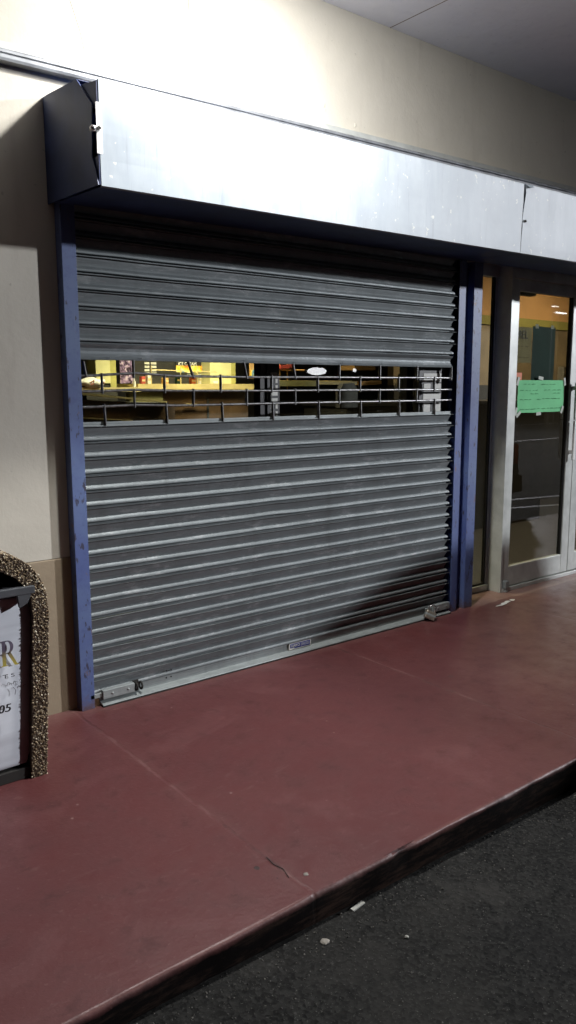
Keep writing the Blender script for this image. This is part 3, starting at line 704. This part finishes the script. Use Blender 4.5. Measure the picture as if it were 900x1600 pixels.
bm = bmesh.new(); bmesh.ops.create_icosphere(bm, subdivisions=3, radius=.09, matrix=Matrix.Translation((1.05, 2.15, 1.562)) @ Matrix.Diagonal((1.15, .7, .42, 1)))
for v in bm.verts: v.co += Vector((noise.noise(v.co*14), noise.noise(v.co*17), noise.noise(v.co*15)))*.018
bb = item('shopping_bag', 'crumpled white plastic bag with red print by the left rail', 'bag', [('bag', bm, 'white')])
bm = bmesh.new(); tube(bm, [(1.0, 2.07, 1.56), (1.03, 2.063, 1.58), (1.02, 2.063, 1.555), (1.0, 2.063, 1.545)], .005, 5); tube(bm, [(1.09, 2.066, 1.575), (1.11, 2.07, 1.555)], .005, 5); link('red_print', bm, 'redbox', bb)
item('display_case', 'low dark display case with pale edge slanting down to the right inside the window', 'display case', [
    ('case', prism(bmesh.new(), [(.40, 1.465), (1.40, 1.405), (1.40, 0), (.40, 0)], 'y', 1.55, 2.1), 'brown'),
    ('top_edge', prism(bmesh.new(), [(.40, 1.522), (1.32, 1.430), (1.32, 1.418), (.40, 1.507)], 'y', 1.52, 1.56), 'cream'),
    ('lower_edge', prism(bmesh.new(), [(.50, 1.345), (1.05, 1.305), (1.05, 1.299), (.50, 1.339)], 'y', 1.52, 1.548), 'woodtop'),
    ('dark_end', B(1.16, 1.36, 1.56, 2.1, 0, 1.42), 'black')])
item('ledge_shelf', 'narrow cream shelf under the left yellow cabinet', 'shelf', [('shelf', B(.95, 1.44, 2.12, 2.3, 1.495, 1.528), 'cream')])
bm = bmesh.new(); tube(bm, [(1.40, 2.15, 1.53), (1.40, 2.15, 1.575)], .012, 10); tube(bm, [(1.40, 2.15, 1.575), (1.40, 2.15, 1.60)], .005, 8)
item('sauce_bottle', 'small clear bottle standing at the left end of the counter', 'bottle', [('bottle', bm, 'white')])
for (x, w_, h_, mt, lb) in ((1.60, .035, .06, 'redbox', 'small red packet at the left end of the wood counter top'), (1.655, .03, .085, 'white', 'slim white carton standing between the first rail posts'), (1.80, .05, .05, 'card', 'squat tan packet under the white menu print'), (1.93, .03, .07, 'teal', 'dark green tin beside the middle rail post'), (2.07, .045, .055, 'orangepaper', 'orange packet right of the last rail post'), (2.14, .03, .08, 'white', 'white bottle just left of the wide yellow cabinet')):
    t9 = thing('packet', (x, 2.42, 1.555), lb, 'packet', 'goods standing on the wood counter')
    link('pack', B(x, x+w_, 2.40, 2.44, 1.555, 1.555+h_, bev=.003), mt, t9); link('print_band', B(x+.003, x+w_-.003, 2.396, 2.3995, 1.555+h_*.35, 1.555+h_*.6), 'cream', t9)
item('back_wall_panel', 'dark olive wall panel behind the left counter items', 'panel', [('panel', B(.6, 2.6, 3.4, 3.45, 0, 2.9), 'darkframe'), ('strip', B(.9, 1.45, 2.9, 2.92, 1.745, 1.757), 'yellow')])
item('display_shelf', 'long olive shelf edge running across the dark right window pane', 'shelf', [('shelf', boxes([(2.34, 2.78, 1.6, 1.7, 1.535, 1.578)]), 'olive'), ('shelf_edge', boxes([(2.80, 3.24, 1.6, 1.7, 1.548, 1.574), (2.34, 3.2, 1.62, 1.7, 1.574, 1.58)]), 'woodtop')])
for (x0, x1, z0, z1, mt, lb) in ((2.35, 2.40, 1.668, 1.70, 'yellow', 'yellow carton on the rack just right of the first dark window post'), (2.42, 2.55, 1.672, 1.705, 'redbox', 'red carton on the rack beside the yellow carton'), (3.23, 3.48, 1.672, 1.71, 'card', 'ragged orange cardboard hanging at the top of the right pane'), (3.33, 3.56, 1.548, 1.58, 'card', 'small torn tan cardboard lying lower in the right pane')):
    bm = B(x0, x1, 1.62, 1.8, z0, z1, bev=.003)
    for v in bm.verts: v.co.z += noise.noise(v.co*9)*.012
    tag(link('carton', bm, mt), lb, 'carton')
item('wire_rack', 'small metal rack with posts holding cartons behind the dark pane', 'rack', [('post', tube(bmesh.new(), [(x_, 1.66, 1.5), (x_, 1.66, 1.72)], .006, 6), 'card') for x_ in (2.44, 2.52)] + [('rail', tube(bmesh.new(), [(2.34, 1.66, 1.664), (2.70, 1.66, 1.664)], .005, 6), 'card')])
item('chair', 'black padded chair seen through the middle of the dark pane', 'chair', [('backrest', prism(bmesh.new(), [(2.86, 1.36), (2.86, 1.50), (2.90, 1.555), (3.02, 1.56), (3.06, 1.50), (3.06, 1.36)], 'y', 1.40, 1.45), 'darkframe'), ('seat', B(2.84, 3.08, 1.42, 1.72, 1.10, 1.16, bev=.02), 'darkframe')] + [('leg', tube(bmesh.new(), [(x_, y_, 0), (x_, y_, 1.1)], .012, 8), 'rod') for x_ in (2.86, 3.06) for y_ in (1.44, 1.7)])
# behind door: bulkhead with orange and lime bands, tan wall, dark counter
bk = item('painted_bulkhead', 'orange painted bulkhead with lime stripe above the tan wall inside the door', 'wall', [
    ('orange_band', B(5.0, 9, 2.85, 2.95, 2.40, 3.0), 'orange'), ('lime_band', B(5.0, 9, 2.84, 2.95, 2.29, 2.398), 'lime'), ('tan_wall', B(5.0, 9, 2.86, 2.95, 1.55, 2.288), 'tan'), ('dark_base', B(5.0, 9, 2.845, 2.95, 0, 1.548), 'darkroom')])
item('dark_counter', 'low black counter behind the side window', 'counter', [('counter_front', B(3.4, 6.5, 1.9, 2.5, 0, 1.35), 'darkroom'), ('counter_top', B(3.38, 6.52, 1.88, 2.52, 1.352, 1.38), 'darkframe')])
bm = bmesh.new(); rnd = random.Random(3)
for i in range(160):
    a, e = rnd.uniform(0, 6.28), rnd.uniform(.2, 1.3); r_ = rnd.uniform(.08, .22); c = Vector((4.35, 1.95, 1.50)) + Vector((math.cos(a)*math.cos(e)*r_, math.sin(a)*math.cos(e)*r_, math.sin(e)*r_))
    d_ = Vector((rnd.uniform(-1, 1), rnd.uniform(-1, 1), rnd.uniform(-.3, 1))).normalized()*.05; s2_ = d_.cross(Vector((0, 0, 1))).normalized()*.014
    bm.faces.new([bm.verts.new(c-d_), bm.verts.new(c+s2_), bm.verts.new(c+d_), bm.verts.new(c-s2_)])
pt = thing('potted_plant', (4.35, 1.95, 1.38), 'dull green pot plant on the black counter behind the side window', 'plant')
link('foliage', bm, 'olive', pt); bm = bmesh.new(); bmesh.ops.create_cone(bm, cap_ends=True, segments=16, radius1=.06, radius2=.08, depth=.12, matrix=Matrix.Translation((4.35, 1.95, 1.44))); link('pot', bm, 'brown', pt)

# ================================================================== LITTER BIN
bn = thing('litter_bin', (-.87, -.27, 0), 'pebble faced litter bin with white advert panel at the left edge', 'bin')
def outline(inset=0, n=14):
    cx, hw, top, sp = -.875, .475, .945, .66
    pts = [(cx+hw-.04-inset, .0+0*inset), (cx+hw-inset, sp)]
    for i in range(1, n):
        a = i/n*math.pi; e = .62
        c, s = math.cos(a), math.sin(a)
        px = cx+(hw-inset)*math.copysign(abs(c)**e, c); pz = sp+(top-sp-inset)*abs(s)**.8
        pts.append((px, pz))
    pts += [(cx-hw+inset, sp), (cx-hw+.04+inset, 0)]
    return pts
o_, i_ = outline(0), outline(.062)
bm = bmesh.new(); y0, y1 = -.50, -.06
def ringf(po, pi, y): return [bm.verts.new((p[0], y, p[1])) for p in po], [bm.verts.new((p[0], y, p[1])) for p in pi]
of, jf = ringf(o_, i_, y0); ob, jb = ringf(o_, i_, y1)
n = len(o_)
for k in range(n-1):
    bm.faces.new((of[k], of[k+1], jf[k+1], jf[k])); bm.faces.new((of[k], ob[k], ob[k+1], of[k+1])); bm.faces.new((jf[k], jf[k+1], jb[k+1], jb[k]))
bm.faces.new(ob[::-1])
bmesh.ops.recalc_face_normals(bm, faces=bm.faces)
# pebbles bedded in the surface
tl = []
rnd = random.Random(11)
faces = [f for f in bm.faces if f.calc_area() < 1 and len(f.verts) == 4]
base_faces = len(bm.faces)
fr = [(f, f.calc_area()) for f in faces if f.calc_center_median().y < -.1 or True]
samples = []
for f, A in fr:
    c = f.calc_center_median(); nrm = f.normal.copy()
    isin = (abs(c.y+.28) < .05) and ((c.x+.875)*nrm.x + (c.z-.5)*nrm.z) < 0
    if isin or c.x < -1.15: continue
    vs = [v.co.copy() for v in f.verts]
    for _ in range(int(A*24000)+1):
        u, v = rnd.random(), rnd.random()
        p = (vs[0]*(1-u)+vs[1]*u)*(1-v)+(vs[3]*(1-u)+vs[2]*u)*v
        samples.append((p, nrm))
sur = link('pebble_surround', bm, 'pebble', bn)
ib = bmesh.new(); bmesh.ops.create_icosphere(ib, subdivisions=1, radius=1); ib.verts.index_update()
iv = [v.co.copy() for v in ib.verts]; itf = [[v.index for v in f.verts] for f in ib.faces]; ib.free()
base = [v.co.copy() for v in sur.data.vertices]; pf = [list(p.vertices) for p in sur.data.polygons]; tones = [.0]*len(base)
for p, nrm in samples:
    r_ = rnd.uniform(.0026, .0055)
    q = Matrix.Translation(p+nrm*r_*.15) @ Matrix.Rotation(rnd.uniform(0, 6), 4, Vector((rnd.random(), rnd.random(), rnd.random()+.01))) @ Matrix.Diagonal((r_, r_*rnd.uniform(.6, 1), r_*rnd.uniform(.5, .9), 1))
    tv = rnd.random()**1.3; o0 = len(base)
    base += [q @ v for v in iv]; tones += [tv]*len(iv); pf += [[o0+k_ for k_ in f] for f in itf]
sm = bpy.data.meshes.new('pebble_surround'); sm.from_pydata(base, [], pf); at = sm.attributes.new('tone', 'FLOAT', 'POINT'); at.data.foreach_set('value', tones)
sm.materials.append(M['pebble']); sur.data = sm
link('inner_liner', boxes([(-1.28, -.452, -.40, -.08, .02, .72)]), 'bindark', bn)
# white panel with wavy torn right edge, in front of the liner
bm = bmesh.new(); n = 60; L_, R_ = [], []
for i in range(n+1):
    z = .06+.68*i/n; ed = -.464 + noise.noise(Vector((z*30, 0, 0)))*.004 + noise.noise(Vector((z*90, 3, 0)))*.002 - max(0, .20-z)*.32
    if z > .70: ed -= .010
    dy = noise.noise(Vector((z*3, 7, 0)))*.008
    L_.append(bm.verts.new((-1.25, -.470, z-.012))); R_.append((bm.verts.new((-.80, -.476+dy, z-.004)), bm.verts.new((ed, -.474+dy, z))))
for i in range(n):
    bm.faces.new((L_[i], R_[i][0], R_[i+1][0], L_[i+1])).smooth = True; bm.faces.new((R_[i][0], R_[i][1], R_[i+1][1], R_[i+1][0])).smooth = True
panel = solid(link('advert_panel', bm, 'binpanel', bn), .004)
ly = -.4875
# serif letters built from outlines: O and R
bm = bmesh.new()
def ringO(cx, cz, rx, rz, tx, tz):
    k = 28; a = [bm.verts.new((cx+rx*math.cos(2*math.pi*i/k), ly, cz+rz*math.sin(2*math.pi*i/k))) for i in range(k)]
    b = [bm.verts.new((cx+(rx-tx)*math.cos(2*math.pi*i/k), ly, cz+(rz-tz)*math.sin(2*math.pi*i/k))) for i in range(k)]
    for i in range(k): bm.faces.new((a[i], a[(i+1) % k], b[(i+1) % k], b[i]))
ringO(-.656, .522, .047, .048, .016, .006)
def poly(pts): bm.faces.new([bm.verts.new((x, ly, z)) for x, z in pts])
rx0 = -.584
poly([(rx0, .479), (rx0+.014, .479), (rx0+.014, .571), (rx0, .571)])
poly([(rx0-.008, .475), (rx0+.022, .475), (rx0+.014, .4795), (rx0, .4795)]); poly([(rx0-.008, .575), (rx0-.0005, .5705), (rx0+.014, .5705), (rx0+.020, .575)])
k = 14; cz = .5485; oa = [(rx0+.020+.024*math.sin(math.pi*i/k), cz+.0265*math.cos(math.pi*i/k)) for i in range(k+1)]; ia = [(rx0+.020+.011*math.sin(math.pi*i/k), cz+.0225*math.cos(math.pi*i/k)) for i in range(k+1)]
for i in range(k): poly([oa[i], oa[i+1], ia[i+1], ia[i]])
poly([(rx0+.014, .575), (rx0+.020, .575), (rx0+.020, .571), (rx0+.014, .571)]); poly([(rx0+.014, .526), (rx0+.020, .526), (rx0+.020, .522), (rx0+.014, .522)])
poly([(rx0+.018, .526), (rx0+.032, .528), (rx0+.056, .478), (rx0+.064, .473), (rx0+.046, .473)])
sub('lettering', bm, 'gold', panel)
bm = bmesh.new()
t = text_bm('T S', .021, .0003, 1.7); move(t, -.588, ly, .428); join(bm, t)
for q_ in range(3):
    t = text_bm('-05', .044, .0003, 1.15)
    for v in t.verts: v.co.x += v.co.z*.18
    move(t, -.631+.0012*q_, ly-.0004*q_, .294); join(bm, t)
sub('lettering', bm, 'inkdark', panel)
bm = bmesh.new()
for i in range(9):
    a = (-.566+.0075*i, .405-.004*(i % 3)-.012*(i > 4)*((i*7) % 3)*.6); tube(bm, [(a[0]+.004*math.cos(q_), ly, a[1]+.0045*math.sin(q_)) for q_ in (0, 1, 2, 3, 4)], .0007, 4)
tube(bm, [(-.548, ly, .385), (-.541, ly, .372), (-.544, ly, .355)], .0009, 4)
sub('lettering', bm, 'inkdark', panel)
# bar across the top, hood plate, bracket
link('top_bar', boxes([(-1.27, -.455, -.515, -.485, .748, .778)], bev=.003), 'bingrey', bn)
link('hood_plate', prism(bmesh.new(), [(-.485, .768), (-.20, .86), (-.20, .852), (-.485, .758)], 'x', -1.2, -.60), 'bingrey', bn)
link('hood_rib', prism(bmesh.new(), [(-.485, .775), (-.20, .80), (-.20, .79), (-.485, .765)], 'x', -.56, -.53), 'bingrey', bn)
bm = bmesh.new(); prism(bm, [(-.522, .748), (-.470, .748), (-.485, .715), (-.515, .700)], 'y', -.515, -.493); link('bracket', bm, 'bingrey', bn)
link('base_plinth', B(-1.30, -.455, -.485, -.06, .0, .045, bev=.003), 'bindark', bn)

# ================================================================== SMALL LITTER
def blob(name, x, y, z, r, mt, lb, cat, seed, flat=.25):
    bm = bmesh.new(); bmesh.ops.create_icosphere(bm, subdivisions=3, radius=r)
    for v in bm.verts:
        v.co *= 1+noise.noise(v.co*(1.6/r)+Vector((seed, 0, 0)))*.3; v.co.z *= flat
    zmin = min(v.co.z for v in bm.verts)
    for v in bm.verts: v.co.z -= zmin; v.co = v.co + Vector((x, y, z-.0015))
    o = link(name, bm, mt, None, True); return tag(o, lb, cat)
blob('gum_blot', -.135, -1.835, -.097+.0032, .013, 'gum', 'pale round blot on the asphalt just below the kerb', 'gum', 2)
blob('gum_blot', -.059, -1.656, 0, .008, 'gum', 'tiny pale blot near the kerb edge on the red pavement', 'gum', 5)
o = link('paper_scrap', move(boxes([(-.028, .028, -.007, .007, 0, .004)]), .055, -1.775, ground_z(.055, 0)+.001, .12), 'scrap'); tag(o, 'thin white paper strip lying against the foot of the kerb', 'litter')
blob('stone_chip', .07, -1.97, -.098, .006, 'scrap', 'lone white chip on the asphalt right of the round blot', 'litter', 8, .7)
blob('stone_chip', -.62, -1.90, -.083, .016, 'gum', 'grey chip on the asphalt at the bottom left by the kerb', 'litter', 9, .5)
blob('dark_stain', -.160, -1.531, .0, .012, 'stainmat', 'black tar spot left of the floor joint near the kerb', 'stain', 12, .08)
blob('dark_stain', -.140, -1.615, .0, .009, 'stainmat', 'smaller black tar spot nearest the kerb by the joint', 'stain', 13, .08)
bm = bmesh.new(); tube(bm, [(-.100, -1.505, .0005), (-.107, -1.55, .0005), (-.098, -1.59, .0005), (-.112, -1.636, .0005)], .0018, 6)
tag(link('dark_crack', bm, 'stainmat'), 'short black open crack in the pavement joint near the kerb', 'crack')
bm = bmesh.new(); rnd = random.Random(5)
for cx, cy, w_, h_ in ((3.02, -.13, .07, .012), (3.08, -.115, .05, .016), (3.13, -.10, .035, .018), (3.19, -.10, .028, .02)):
    k = 12; bm.faces.new([bm.verts.new((cx+w_*math.cos(2*math.pi*i/k)*rnd.uniform(.7, 1.1), cy+h_*math.sin(2*math.pi*i/k)*rnd.uniform(.6, 1.1), .004+.0004*cx)) for i in range(k)])
tag(link('paint_spill', bm, 'white'), 'white paint splash on the pavement in front of the side window', 'paint splash')

# loose grit in the gutter and a little on the pavement
bm = bmesh.new(); rnd = random.Random(21); gv, gf = [], []
for i in range(1500):
    x = rnd.uniform(-1.2, 1.9); on = i < 130
    y = rnd.uniform(-1.70, -.1) if on else -1.765-abs(rnd.gauss(0, .09 if i < 900 else .6))
    r_ = rnd.uniform(.0008, .0016) if on else rnd.uniform(.0010, .0034)*(1.5 if rnd.random() < .06 else 1)
    z = (0 if on else ground_z(x, y))+r_*.3; q = Matrix.Translation((x, y, z)) @ Matrix.Rotation(rnd.uniform(0, 6), 4, Vector((rnd.random(), rnd.random(), 1))) @ Matrix.Diagonal((r_*1.3, r_*rnd.uniform(.6, 1), r_*.7, 1))
    o0 = len(gv); gv += [q @ v_ for v_ in iv]; gf += [[o0+k_ for k_ in f] for f in itf]
gm = bpy.data.meshes.new('loose_grit'); gm.from_pydata(gv, [], gf); gm.materials.append(M['grit']); go = bpy.data.objects.new('loose_grit', gm); col.objects.link(go)
tag(go, 'fine pale grit scattered in the gutter at the foot of the kerb', 'grit', kind='stuff')

# ================================================================== LAMPS AND THE STREET BEHIND THE CAMERA (they light and mirror in the glass)
lm = thing('ceiling_lamp', (A_POS.x, A_POS.y, 3.56), 'round lamp under the canopy ceiling above the shutter', 'lamp')
bm = bmesh.new(); bmesh.ops.create_cone(bm, cap_ends=True, segments=24, radius1=.11, radius2=.13, depth=.10, matrix=Matrix.Translation((A_POS.x, A_POS.y, 3.508))); link('housing', bm, 'alu', lm)
lp_ = thing('lot_lamp_post', (21.4, -15.3, -.14), 'tall lamp post out in the car park', 'lamp post')
bm = bmesh.new(); tube(bm, [(21.4, -15.3, -.14), (21.4, -15.3, 8.1)], .08, 12); link('pole', bm, 'alu', lp_)
bm = bmesh.new(); box(bm, 20.7, 21.5, -15.4, -14.9, 7.95, 8.1, bev=.03); link('lamp_head', bm, 'alu', lp_)
def far_lamp(x, y, z, w_, h_, lb):
    t = thing('street_lamp', (x, y, -.14), lb, 'street lamp', 'street lamps far across the car park')
    link('pole', tube(bmesh.new(), [(x, y-.12, -.14), (x, y-.12, z+.1)], .035, 8), 'black', t)
    bm = bmesh.new(); bmesh.ops.create_icosphere(bm, subdivisions=2, radius=1, matrix=Matrix.Translation((x, y, z)) @ Matrix.Diagonal((w_, .05, h_, 1))); link('lamp_globe', bm, 'lotglow', t)
far_lamp(1.577+.8613*12, -12+.2, 1.94, .34, .10, 'low lamp with an oval globe at the far side of the car park')
far_lamp(2.9+.8613*12, -12+.2, 1.98, .05, .05, 'small round lamp just right of the oval lamp')
far_lamp(3.994+1.565*18, -18, 4.95, .55, .035, 'taller lamp with a long flat head at the far side of the car park')
far_lamp(3.80+1.55*17, -17, 5.05, .30, .02, 'third lamp with a small flat head near the taller one')
# parked car: tail towards the shop, just right of the view; its shadow falls on the shutter foot
car = thing('parked_car', (5.95, -4.3, -.14), 'dark grey estate car backed up to the kerb', 'car')
gz = -.14
bm = bmesh.new()
side = [(-2.22, .35), (-2.16, .62), (-2.20, .95), (-2.26, 1.02), (-2.34, 1.66), (-2.46, 1.76), (-4.2, 1.78), (-4.7, 1.62), (-5.5, 1.10), (-6.5, .98), (-6.7, .80), (-6.72, .40), (-6.5, .28), (-2.4, .28)]
secs = [(5.02, .93, .90), (5.06, .98, .97), (5.25, 1, 1.0), (6.0, 1, 1.015), (6.65, 1, 1.0), (6.84, .98, .97), (6.88, .93, .90)]
rg = []
for x, sy, sz in secs:
    rg.append([bm.verts.new((x + ((.16 if x < 5.95 else -.16)*max(0, (z-.95)/.7) if abs(x-5.95) > .6 else 0), -4.45+(y+4.45)*sy, gz+(z if z < .5 else .5+(z-.5)*sz))) for y, z in side])
for a, b in zip(rg, rg[1:]):
    for j in range(len(side)): bm.faces.new((a[j], a[(j+1) % len(side)], b[(j+1) % len(side)], b[j])).smooth = True
bm.faces.new(rg[0]); bm.faces.new(rg[-1][::-1]); bmesh.ops.recalc_face_normals(bm, faces=bm.faces)
link('body', bm, 'carpaint', car)
link('rear_window', prism(bmesh.new(), [(-2.24, gz+1.08), (-2.315, gz+1.58), (-2.36, gz+1.58), (-2.30, gz+1.08)], 'x', 5.35, 6.55), 'black', car)
for sx in (5.10, 6.63): link('tail_light', B(sx, sx+.17, -2.26, -2.18, gz+.72, gz+.98, bev=.02), 'tail', car)
link('bumper', B(5.08, 6.82, -2.20, -2.12, gz+.38, gz+.60, bev=.03), 'rubber', car)
link('number_plate', B(5.70, 6.2, -2.185, -2.16, gz+.66, gz+.77), 'white', car)
for wx in (5.10, 6.80):
    for wy in (-3.1, -5.7):
        bm = bmesh.new(); bmesh.ops.create_cone(bm, cap_ends=True, segments=28, radius1=.33, radius2=.33, depth=.22, matrix=Matrix.Translation((wx, wy, gz+.33)) @ Matrix.Rotation(R(90), 4, 'Y'))
        o = link('wheel', bm, 'rubber', car)
        bm = bmesh.new(); bmesh.ops.create_cone(bm, cap_ends=True, segments=20, radius1=.19, radius2=.19, depth=.235, matrix=Matrix.Translation((wx, wy, gz+.33)) @ Matrix.Rotation(R(90), 4, 'Y')); sub('rim', bm, 'alu', o)
